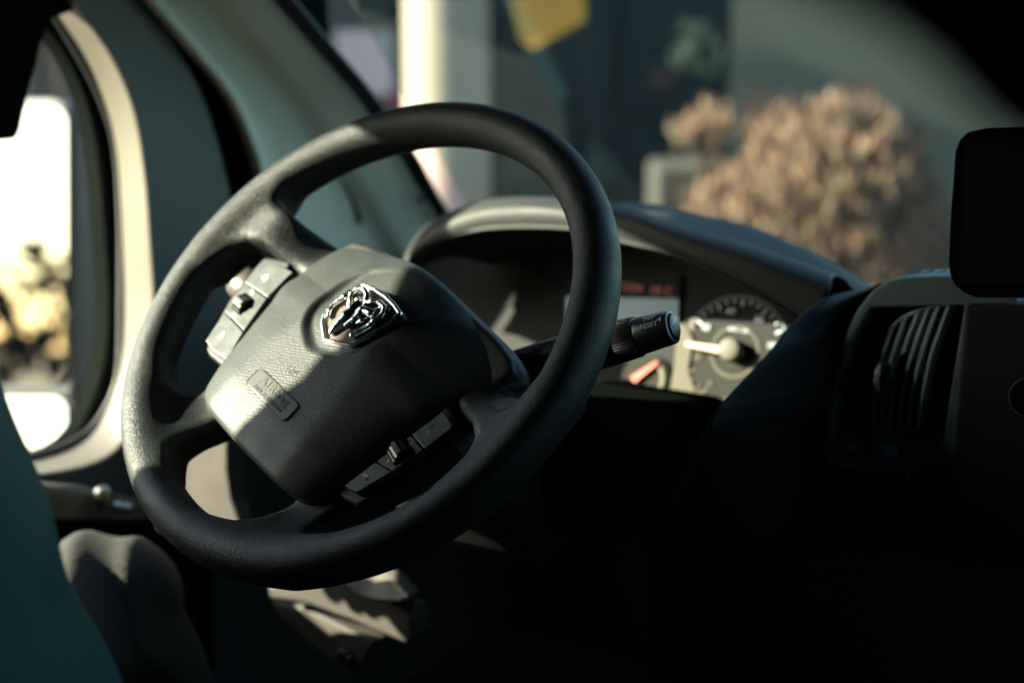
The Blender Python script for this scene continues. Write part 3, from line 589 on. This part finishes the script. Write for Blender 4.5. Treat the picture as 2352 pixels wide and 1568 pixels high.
lathe('lock_bush', lp(270, 1164, -.41), (1, 0, 0), [(0, .006), (.006, .006), (.009, .003)], M['steel'], door); lathe('lock_bush', lp(292, 1166, -.41), (1, 0, 0), [(0, .005), (.006, .005), (.009, .003)], M['steel'], door)
# pillar
pil = thing('windscreen_pillar', 'grey green trim of the slanting windscreen pillar with black seals', 'pillar', tuple(at(900, 500, 0, -.42)))
ys = (-470, -120, 0, 110, 220, 348, 420, 500, 620)
def colpx(xs, X0, dy=0): return [at(x, y + dy, 0, X0) for x, y in zip(xs, ys)]
c0 = colpx((-150, 150, 255, 366, 458, 494, 508, 520, 540), -.462); c0b = colpx((-120, 180, 290, 400, 492, 530, 545, 560, 580), -.49)
c1 = colpx((-75, 225, 330, 425, 515, 572, 590, 606, 630), -.452); c1b = colpx((-60, 240, 350, 445, 533, 590, 608, 624, 648), -.438)
c2 = colpx((-40, 260, 372, 465, 552, 612, 630, 648, 680), -.445); c3 = colpx((45, 345, 455, 550, 640, 722, 765, 810, 880), -.430)
c3b = colpx((120, 420, 530, 625, 722, 806, 846, 896, 960), -.405); c4 = colpx((220, 520, 622, 716, 812, 905, 948, 1000, 1070), -.385); c5 = [p + .03 * (p - CAM) / np.linalg.norm(p - CAM) for p in c4]
loft('door_seal', [c0, c0b, c1], M['rubber'], pil, nu=14, nv=40, thick=.003)
loft('pillar_trim', [c1, c1b, c2, c3, c3b, c4, c5], M['pillar'], pil, nu=50, nv=60, thick=.003)
loft('screen_seal', [[p + .004 * XV for p in c4], colpx((274, 574, 676, 768, 860, 950, 990, 1036, 1106), -.36)], M['rubber'], pil, nu=6, nv=40, thick=.004)
tri = [(700, 410), (770, 385), (800, 430), (830, 505), (760, 515), (705, 490)]
tube('trim_groove', [at(x, y, 0, -.424) for x, y in [(775, 395), (795, 430), (815, 470), (830, 512)]], .0022, M['rubber'], pil, seg=8, n=16)
lathe('screw_cap', at(966, 458, 0, -.375), (.4, -.8, .1), [(0, .0045), (.003, .004)], M['ledge'], pil)
# windscreen, roof, other walls of the cab
B = [at(x, y, 1, Yv) for x, y, Yv in ((900, 560, .84),)][0]
ws2 = thing('windscreen', 'clear sloping windscreen above the dashboard', 'windscreen', (.45, .85, 1.2))
plate('pane', [(-.50, .92, 1.10), (1.4, .92, 1.10), (1.38, .38, 1.70), (-.48, .38, 1.70)], (0, .004, .003), M['screenpane'], ws2)
van = thing('van_cab', 'dark roof lining, bulkhead, floor and far side of the van cab', 'van cab', (.45, -.3, .6))
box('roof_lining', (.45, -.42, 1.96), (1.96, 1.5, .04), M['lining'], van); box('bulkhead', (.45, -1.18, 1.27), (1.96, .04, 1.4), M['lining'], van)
box('header_light_block', (.45, .36, 1.76), (1.9, .03, .36), M['lining'], van); box('floor', (.45, -.1, .6), (1.96, 2.2, .04), M['lining'], van); box('firewall', (.45, .86, .84), (1.96, .04, .5), M['lining'], van)  # low header added out of view to cut skylight through the windscreen
fr = [(1.42, -1.16, .62), (1.42, .75, .62), (1.42, .85, 1.15), (1.42, .28, 1.94), (1.42, -1.16, 1.94)]
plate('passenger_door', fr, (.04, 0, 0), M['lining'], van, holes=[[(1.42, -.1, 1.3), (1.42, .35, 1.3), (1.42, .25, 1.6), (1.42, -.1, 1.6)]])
plate('passenger_glass', [(1.44, -.1, 1.3), (1.44, .35, 1.3), (1.44, .25, 1.6), (1.44, -.1, 1.6)], (.004, 0, 0), M['pane'], van)
plate('bonnet', [(-.45, .95, 1.06), (1.35, .95, 1.06), (1.3, 1.45, .85), (-.4, 1.45, .85)], (0, 0, -.03), M['body'], van, bev=.01)
vis = thing('sun_visor', 'black sun visor folded against the top of the side window', 'sun visor', tuple(at(20, 100, 0, -.44)))
plate('visor_panel', [at(x, y, 0, -.485) for x, y in [(340, -80), (330, -20), (170, 18), (100, 45), (78, 100), (55, 190), (36, 260), (28, 300), (18, 318), (-25, 322), (-28, 100), (-28, -620), (300, -620)]], (.012, 0, 0), M['black'], vis, bev=.003)
pe = thing('partition_edge', 'black rounded edge of an opening close to the camera at top right, out of focus', 'partition', tuple(dep(2500, 200, .21)))
arcp = [(1250, -330), (1600, -150), (1850, -20), (2020, 60), (2140, 150), (2230, 250), (2330, 330), (2600, 420)]
ap = [tuple(dep(x, y, .21)) for x, y in [tuple(q) for q in cr(np.array(arcp, float), 30)]] + [tuple(dep(2900, 420, .21)), tuple(dep(2900, -700, .21)), tuple(dep(1250, -700, .21))]
plate('edge_panel', ap, tuple(-F * .012), M['black'], pe)

# ================================================================== LOWER LEFT TRIM, CLOTH
kp = thing('lower_trim', 'grey moulded lower trim panel with a cross head screw, below the wheel', 'trim panel', tuple(at(800, 1420, 1, .16)))
k3 = lambda x, y, Y0=.16: at(x, y, 1, Y0)
plate('fuse_cover', [k3(x, y, .12) for x, y in [(300, 960), (523, 950), (523, 1080), (533, 1150), (556, 1215), (360, 1230)]], (0, .02, 0), M['kick'], kp, bev=.004)
plate('upper_ledge', [k3(x, y, .15) for x, y in [(612, 1345), (640, 1335), (760, 1320), (880, 1370), (936, 1404), (944, 1425), (944, 1472), (930, 1478), (840, 1440), (700, 1385), (618, 1375)]], (0, .03, 0), M['kick'], kp, bev=.004)
plate('lower_panel', [k3(x, y, .17) for x, y in [(622, 1378), (700, 1395), (815, 1452), (860, 1475), (815, 1565), (785, 1545), (700, 1470), (630, 1405)]], (0, .02, 0), M['kick'], kp, bev=.003)
sc_ = lathe('screw', k3(785, 1512, .163), (0, 1, 0), [(0, .007), (.006, .008)], M['steel'], kp); 
for a in (0, 90): d_ = np.array([math.cos(math.radians(a + 30)), 0, math.sin(math.radians(a + 30))]); e_ = np.array([-d_[2], 0, d_[0]]); c_ = k3(785, 1512, .1625); plate('screw_slot', [c_ - d_ * .004 - e_ * .0008, c_ + d_ * .004 - e_ * .0008, c_ + d_ * .004 + e_ * .0008, c_ - d_ * .004 + e_ * .0008], (0, .0003, 0), M['black'], sc_)
ct = loft('folded_cloth', [[k3(x, y, Y0) + np.array([0, 0, .004 * math.sin(i * 2.1 + j)]) for i, (x, y) in enumerate(r)] for j, (r, Y0) in enumerate((([(745, 1330), (790, 1345), (840, 1362), (880, 1378), (925, 1385)], .135), ([(750, 1310), (800, 1318), (850, 1332), (900, 1350), (945, 1372)], .15), ([(770, 1285), (820, 1290), (870, 1300), (915, 1322), (960, 1350)], .20)))], M['cloth'], None, nu=20, nv=30, thick=.004)
tag(ct, 'crumpled white cloth lying on the ledge under the wheel', 'cloth')

# ================================================================== DRIVER
pr = thing('person', 'seated driver in dark trousers and a teal jacket, only knee and side in view', 'person', (0, -.5, .75))
kn = dep(245, 1395, 1.22); knr = dep(60, 1900, 1.0)
h = .006; lo = np.array([-.5, -.75, .62]); hi = np.array([.28, .32, 1.22]); X, Y, Zg = grid(lo, hi, h)
hipL, hipR = np.array([-.10, -.58, .90]), np.array([.10, -.58, .90]); knR = np.array([.12, -.12, .93])
ft = kn + np.array([.02, .14, -.42])
d = caps(X, Y, Zg, hipL, kn + np.array([0, -.02, -.01]), .088, .064); d = smin(d, caps(X, Y, Zg, kn, ft, .062, .048), .03)
d2_ = smin(caps(X, Y, Zg, hipR, knR, .088, .062), caps(X, Y, Zg, knR, knR + np.array([.02, .14, -.34]), .06, .046), .03)
d = smin(d, smin(d2_, caps(X, Y, Zg, hipL, hipR, .11, .11), .04), .04)
# wrinkles fanning from the knee
P_ = np.stack([X - kn[0], Y - kn[1], Zg - kn[2]], -1); rr_ = np.linalg.norm(P_, axis=-1)
u_ = P_ @ Rc; v_ = P_ @ Uc; d = d - .009 * np.exp(-((u_ + .6 * v_ - .0194) / .008) ** 2) * np.exp(-((v_ - .015) / .045) ** 2) - .008 * np.exp(-((u_ - .045 + .35 * v_) / .007) ** 2) * np.exp(-((v_ + .01) / .07) ** 2) - .003 * np.sin(u_ * 90 + v_ * 35 + 2 * np.sin(v_ * 30))
V, Fc, nn = nets(d, lo, h); tr = mesh('trousers', V, Fc, M['trousers'], pr, normals=nn)
h = .008; lo = np.array([-.455, -.85, .78]); hi = np.array([.34, -.12, 1.76]); X, Y, Zg = grid(lo, hi, h)
def tc_(px, py, D, r): p = dep(px, py, D); return p
A_ = dep(-430, 1900, .66); B_ = dep(-850, 730, .68)
d = caps(X, Y, Zg, A_, B_, .148, .142)
d = smin(d, caps(X, Y, Zg, B_, (-.02, -.62, 1.56), .142, .11), .06); top_ = np.array([-.02, -.62, 1.58])
d = smin(d, caps(X, Y, Zg, top_ + [-.17, 0, -.02], top_ + [.17, 0, -.02], .07, .07), .05)
for sx in (-1, 1):
    shd = top_ + [.19 * sx, 0, -.03]; elb = np.array([.19 * sx, shd[1] + .04, 1.27]); wr = np.array([.17, shd[1] + .26, 1.03]) if sx > 0 else np.array([-.385, -.20, 1.135]); elb = elb if sx > 0 else np.array([-.37, -.50, 1.13])  # left forearm, out of view, laid along the sill to block low sun
    d = smin(d, smin(caps(X, Y, Zg, shd, elb, .062, .05), caps(X, Y, Zg, elb, wr, .05, .036), .03), .02)
d = smin(d, caps(X, Y, Zg, top_, top_ + [0, .01, .10], .065, .058), .03)
d = d - .003 * np.sin(Zg * 70 + 8 * X) * np.sin(X * 20 + Y * 30)
V, Fc, nn = nets(d, lo, h); mesh('jacket', V, Fc, M['jacket'], pr, normals=nn)
hd = top_ + np.array([0, .04, .26]); h = .006; lo = hd - .2; hi = hd + .17; X, Y, Zg = grid(lo, hi, h)
e = lambda c, r: (np.sqrt(((X - c[0]) / r[0]) ** 2 + ((Y - c[1]) / r[1]) ** 2 + ((Zg - c[2]) / r[2]) ** 2) - 1) * min(r)
d = smin(e(hd, (.074, .095, .115)), e(hd + [0, .03, -.06], (.055, .065, .06)), .03); d = smin(d, caps(X, Y, Zg, hd + [0, -.02, -.08], hd + [0, -.04, -.19], .055, .058), .02)
d = smin(d, caps(X, Y, Zg, hd + [0, .092, .005], hd + [0, .108, -.03], .010, .014), .012); d = smin(d, caps(X, Y, Zg, hd + [-.02, .088, -.062], hd + [.02, .088, -.062], .008, .008), .006)
for sx in (-1, 1): d = smin(d, e(hd + [.077 * sx, -.005, -.01], (.010, .02, .032)), .006); d = smax(d, -(e(hd + [.03 * sx, .098, .012], (.014, .01, .008))), .008)
V1, F1, n1 = nets(d, lo, h); h = .003; lo2 = np.array([-.44, -.23, 1.07]); hi2 = np.array([-.33, -.02, 1.19]); X, Y, Zg = grid(lo2, hi2, h)
dh = smin(caps(X, Y, Zg, (-.385, -.21, 1.135), (-.385, -.15, 1.135), .024, .021), e(np.array([-.385, -.115, 1.133]), (.036, .042, .016)), .015)
for i, fx in enumerate((-.412, -.394, -.376, -.359)):
    a, b_, c_ = np.array([fx, -.085, 1.137]), np.array([fx * 1.0, -.052 - .006 * (i in (1, 2)), 1.128]), np.array([fx, -.040 - .006 * (i in (1, 2)), 1.100])
    dh = smin(dh, smin(caps(X, Y, Zg, a, b_, .0088, .0082), caps(X, Y, Zg, b_, c_, .0082, .0072), .003), .004)
dh = smin(dh, smin(caps(X, Y, Zg, (-.360, -.135, 1.128), (-.341, -.100, 1.118), .0105, .0095), caps(X, Y, Zg, (-.341, -.100, 1.118), (-.343, -.075, 1.108), .0095, .008), .004), .008)
V2, F2, n2 = nets(dh, lo2, h)
V, Fc, nn = V1, F1, n1; mesh('body', V1, F1, M['skin'], pr, normals=n1); mesh('hand', V2, F2, M['skin'], pr, normals=n2); h = .006; X, Y, Zg = grid(lo, hi, h)
d = smax(e(hd + [0, -.012, .012], (.084, .103, .122)), -(np.minimum(.0, 0) + (Zg - hd[2]) * .5 - (Y - hd[1]) * .55 + .0), .01)
V, Fc, nn = nets(d, lo, h); mesh('hair', V, Fc, M['hair'], pr, normals=nn)
seat = thing('driver_seat', 'dark fabric driver seat under the driver', 'seat', (0, -.6, .62))
box('cushion', (0, -.42, .77), (.48, .52, .12), M['seat'], seat, bev=.04); box('backrest', (0, -.83, 1.2), (.46, .12, .8), M['seat'], seat, bev=.05)

# ================================================================== OUTSIDE: MIRROR
mr = thing('door_mirror', 'tall outside door mirror with a large and a small glass seen through the window', 'mirror', tuple(at(60, 600, 0, -.85)))
dm = ray(60, 560); dm /= np.linalg.norm(dm); want = np.array([-.42, -.90, .065]); want /= np.linalg.norm(want); MN = want - dm; MN /= np.linalg.norm(MN)
MP = CAM + ray(60, 560) * 1.85
m3 = lambda x, y, w=0.: onplane(x, y, MP + MN * w, MN)
def rr2(x0, x1, y0, y1, r, n=6):
    c = rrect((x1 - x0) / 2, (y1 - y0) / 2, r, n); return [((x0 + x1) / 2 + x, (y0 + y1) / 2 + y) for x, y in c]
plate('shell', [m3(x, y, -.004) for x, y in rr2(-330, 172, 222, 1048, 60)], tuple(-MN * .07), M['mshell'], mr, bev=.008)
plate('main_glass', [m3(x, y, .0) for x, y in rr2(-310, 156, 241, 884, 42)], tuple(-MN * .003), M['mirror'], mr)
MN2 = MN + np.array([0, .0, .10]); MN2 /= np.linalg.norm(MN2); MP2 = m3(60, 965, .001)
plate('small_glass', [onplane(x, y, MP2, MN2) for x, y in rr2(-310, 154, 908, 1032, 34)], tuple(-MN * .003), M['mirror'], mr)
plate('divider', [m3(x, y, .004) for x, y in [(-320, 884), (160, 884), (160, 907), (-320, 907)]], tuple(-MN * .008), M['mshell'], mr)
tube('arm', [m3(60, 900, -.05), m3(190, 930, -.10), at(290, 960, 0, -.53)], .02, M['mshell'], mr, n=12)

# ================================================================== OUTSIDE: PLACE
def quad(name, P, m, th=(0, 0, -.1)): return plate(name, P, th, m)
gd = mesh('ground', [(-300, -300, 0), (300, -300, 0), (300, 300, 0), (-300, 300, 0)], [(0, 1, 2, 3)], M['asphalt'], smooth=False); gd['kind'] = 'structure'
def vbox(name, x0, x1, ytop, ybot, D, thick, m, parent=None, bev=0., skew=0.):
    a, b = dep(x0, 300, D), dep(x1, 300, D); zt = dep(x0, ytop, D)[2]; zb = max(0.0, dep(x0, ybot, D)[2]) if ybot is not None else 0.
    a, b = a.copy(), b.copy(); P = [(a[0], a[1], zb), (b[0], b[1], zb), (b[0], b[1], zt), (a[0], a[1], zt)]
    return plate(name, P, tuple(H * thick + Rc * skew), m, parent, bev=bev)
bd = thing('shop_building', 'dark clad shop building with big dim windows ahead of the van', 'building', tuple(dep(1300, 300, 11) * [1, 1, 0]))
vbox('wall', 300, 2300, -900, None, 11, 3, M['dwall'], bd)
for (x0, x1, y0, y1) in ((1140, 1400, 60, 520), (1430, 1660, -200, 260), (1430, 1660, 300, 560), (560, 760, -300, 300)): vbox('window', x0, x1, y0, y1, 10.95, .04, M['glassd'], bd)
vbox('panel', 1175, 1330, 260, 330, 10.9, .04, M['brown'], bd); vbox('panel', 1150, 1420, 360, 420, 10.9, .04, M['mshell'], bd)
vbox('shading_block', -900, 330, -1500, None, 8.4, 5.5, M['dwall'], bd); vbox('panel', 740, 900, -400, 90, 10.9, .05, M['wall'], bd)  # left block added out of view so the shop front stays in shade
bn = thing('banner', 'pale grey blurred banner left of the white column', 'banner', tuple(dep(850, 200, 8)))
vbox('fabric', 775, 905, 70, 215, 8, .03, M['banner'], bn); vbox('lower_strip', 790, 930, 215, 262, 8, .03, M['red'], bn); vbox('foot', 840, 852, 262, None, 8.02, .02, M['dwall'], bn)
cb = dep(1028, 300, 5.2); colm = lathe('column', (cb[0], cb[1], 0), (0, 0, 1), [(0, .19), (.12, .19), (.13, .155), (4.5, .155)], M['column'], seg=48); tag(colm, 'round white column standing outside ahead of the van', 'column')
sg = thing('warning_sign', 'tilted yellow sign plate hanging outside beside the white column', 'sign', tuple(dep(1250, 20, 5.0)))
plate('sign_plate', [tuple(dep(x, y, 5.0)) for x, y in [(1155, -90), (1340, -130), (1345, 48), (1225, 112), (1195, 92)]], tuple(F * .02), M['yellow'], sg, bev=.004)
tube('sign_arm', [dep(1250, 0, 5.03), dep(1240, -400, 5.03)], .012, M['mshell'], sg)
gw = vbox('garden_wall', 1672, 2500, -900, None, 7.5, .05, M['wall'], skew=.04); tag(gw, 'plain grey rendered wall behind the dry bush', 'wall')
pt = vbox('stone_planter', 1512, 1660, 385, None, 6.4, .5, M['planter'], bev=.03); tag(pt, 'pale stone planter block left of the dry bush', 'planter')
def shrub(name, label, cat, boxes, D, n, m, size, spread, ns=26):
    t = thing(name, label, cat, tuple(dep(boxes[0][0], 300, D) * [1, 1, 0])); V = []; Fc = []
    for (cx, cy, rx, ry, w) in boxes:
        for _ in range(int(n * w)):
            while True:
                a = rng.uniform(-1, 1, 3)
                if a @ a < 1: break
            a = a / (np.linalg.norm(a) + 1e-6) * (np.linalg.norm(a) ** 1.1)
            a = a * (1 + .22 * math.sin(7 * math.atan2(a[1], a[0]) + cx) * math.sin(3 * a[2] + cy)); p = dep(cx + a[0] * rx, cy + a[1] * ry, D + a[2] * spread); L_ = size * rng.uniform(.5, 1.8)
            ax_ = np.array([a[0] * .5, a[2] * .3, 1.]) + rng.normal(0, .35, 3); ax_ /= np.linalg.norm(ax_); sd_ = np.cross(ax_, rng.normal(0, 1, 3)); sd_ /= np.linalg.norm(sd_)
            k = len(V); V += [p - ax_ * L_, p + sd_ * L_ * .16, p + ax_ * L_, p - sd_ * L_ * .16]; Fc.append((k, k + 1, k + 2, k + 3))
    mesh('foliage', V, Fc, m, t, smooth=False)
    Vs = []; Fs = []; b0 = dep(boxes[0][0], 640, D); b0 = np.array([b0[0], b0[1], 0])
    for _ in range(ns):
        bx = boxes[rng.integers(len(boxes))]; e_ = dep(bx[0] + rng.uniform(-.7, .7) * bx[2], bx[1] + rng.uniform(-.8, .3) * bx[3], D + rng.uniform(-.3, .3) * spread); s_ = b0 + rng.normal(0, .06, 3) * [1, 1, 0]
        for i in range(6):
            pass
        k = len(Vs); x_ = np.array([.008, 0, 0]); y_ = np.array([0, .008, 0]); Vs += [s_ - x_, s_ + y_, s_ + x_, e_ - x_ * .3, e_ + y_ * .3, e_ + x_ * .3]; Fs += [(k, k + 1, k + 4, k + 3), (k + 1, k + 2, k + 5, k + 4), (k + 2, k, k + 3, k + 5)]
    if ns: mesh('stems', Vs, Fs, M['bark'], t, smooth=False)
    return t
shrub('dry_bush', 'sunlit bush with dry orange brown leaves in front of the grey wall', 'bush', [(1860, 520, 250, 290, 1.0), (1930, 400, 190, 190, .5), (1690, 620, 150, 260, .4), (2010, 650, 190, 330, .5), (1800, 350, 60, 110, .06), (2060, 400, 70, 120, .07), (1930, 290, 50, 90, .05)], 5.2, 24000, M['leaf'], .024, .45)
shrub('small_shrub', 'small yellowish shrub tuft left of the dry bush', 'shrub', [(1635, 290, 55, 50, 1), (1570, 298, 35, 18, .4)], 5.8, 420, M['leaf'], .03, .15, 5)
shrub('hanging_plant', 'dim green plant against the dark shop window', 'plant', [(1590, 110, 60, 60, 1), (1640, 140, 40, 30, .4)], 7.0, 300, M['green'], .03, .15, 0)
rb = lathe('red_decor', tuple(dep(1525, 187, 9)), tuple(-F), [(0, .07), (.03, .08), (.05, .05)], M['red']); tag(rb, 'small dull red round lamp on the dark shop front', 'decoration')  # red decoration by the shop front, gives no light
# left side seen through the door window and in the mirror
lb = thing('brown_building', 'brown grey building with upright posts beyond the door mirror', 'building', (-6, 4, 0))
vbox('wall', -500, 430, -700, None, 7.5, .4, M['brown'], lb)
for x in (70, 150, 215): vbox('post', x, x + 26, -600, None, 7.2, .1, M['dwall'], lb)
vbox('pale_post', 228, 250, 480, None, 6.6, .1, M['planter'], lb)
for i in range(14):
    a = math.radians(183 + i * 7.5); D = 34 + rng.uniform(-5, 5); c = np.array([D * math.cos(a), D * math.sin(a), 0]); hh = rng.uniform(1.9, 3.2)
    t = thing('hedge_tree', 'low dark tree far behind the van', 'tree', tuple(c), 'trees far behind the van'); V = []; Fc = []
    for _ in range(260):
        p = rng.normal(0, 1, 3); p /= np.linalg.norm(p); p = c + p * [2.6, 2.6, hh * .5] * rng.uniform(.6, 1) + [0, 0, hh * .55]; s_ = rng.normal(0, .3, (3, 3)); k = len(V); V += [p + s_[0], p + s_[1], p + s_[2]]; Fc.append((k, k + 1, k + 2))
    mesh('crown', V, Fc, M['tree'], t, smooth=False); lathe('trunk', tuple(c), (0, 0, 1), [(0, .2), (hh * .6, .12)], M['bark'], t, seg=10)

# ================================================================== LIGHT, WORLD, CAMERA
el = math.radians(24); sd = Vector((-.79 * math.cos(el), -.61 * math.cos(el), math.sin(el))).normalized()
sl = bpy.data.lights.new('sun', 'SUN'); sl.energy = 5.0; sl.angle = math.radians(.6); sl.color = (1, .85, .66)
so = bpy.data.objects.new('sun', sl); COL.objects.link(so); so.rotation_euler = sd.to_track_quat('Z', 'Y').to_euler(); so.location = (-5, -5, 6)
wd = bpy.data.worlds.new('World'); S.world = wd; wd.use_nodes = True; nt = wd.node_tree; bg = nt.nodes['Background']
sky = nt.nodes.new('ShaderNodeTexSky'); sky.sky_type = 'NISHITA'; sky.sun_disc = False; sky.sun_elevation = el; sky.sun_rotation = math.atan2(sd.x, sd.y) % (2 * math.pi)
nt.links.new(sky.outputs[0], bg.inputs[0]); bg.inputs[1].default_value = .075
cd = bpy.data.cameras.new('camera'); co = bpy.data.objects.new('camera', cd); COL.objects.link(co); S.camera = co
cd.lens = 50; cd.sensor_width = 36; cd.clip_start = .02; cd.clip_end = 1000
co.matrix_world = Matrix(((Rc[0], Uc[0], -F[0], CAM[0]), (Rc[1], Uc[1], -F[1], CAM[1]), (Rc[2], Uc[2], -F[2], CAM[2]), (0, 0, 0, 1)))
cd.dof.use_dof = True; cd.dof.focus_distance = .92; cd.dof.aperture_fstop = 3.5
S.render.engine = 'CYCLES'; S.cycles.max_bounces = 8; S.cycles.transparent_max_bounces = 12; S.cycles.sample_clamp_indirect = 4
S.view_settings.view_transform = 'Standard'; S.view_settings.look = 'None'; S.view_settings.gamma = 1; S.view_settings.use_curve_mapping = False
S.view_settings.exposure = 3.15
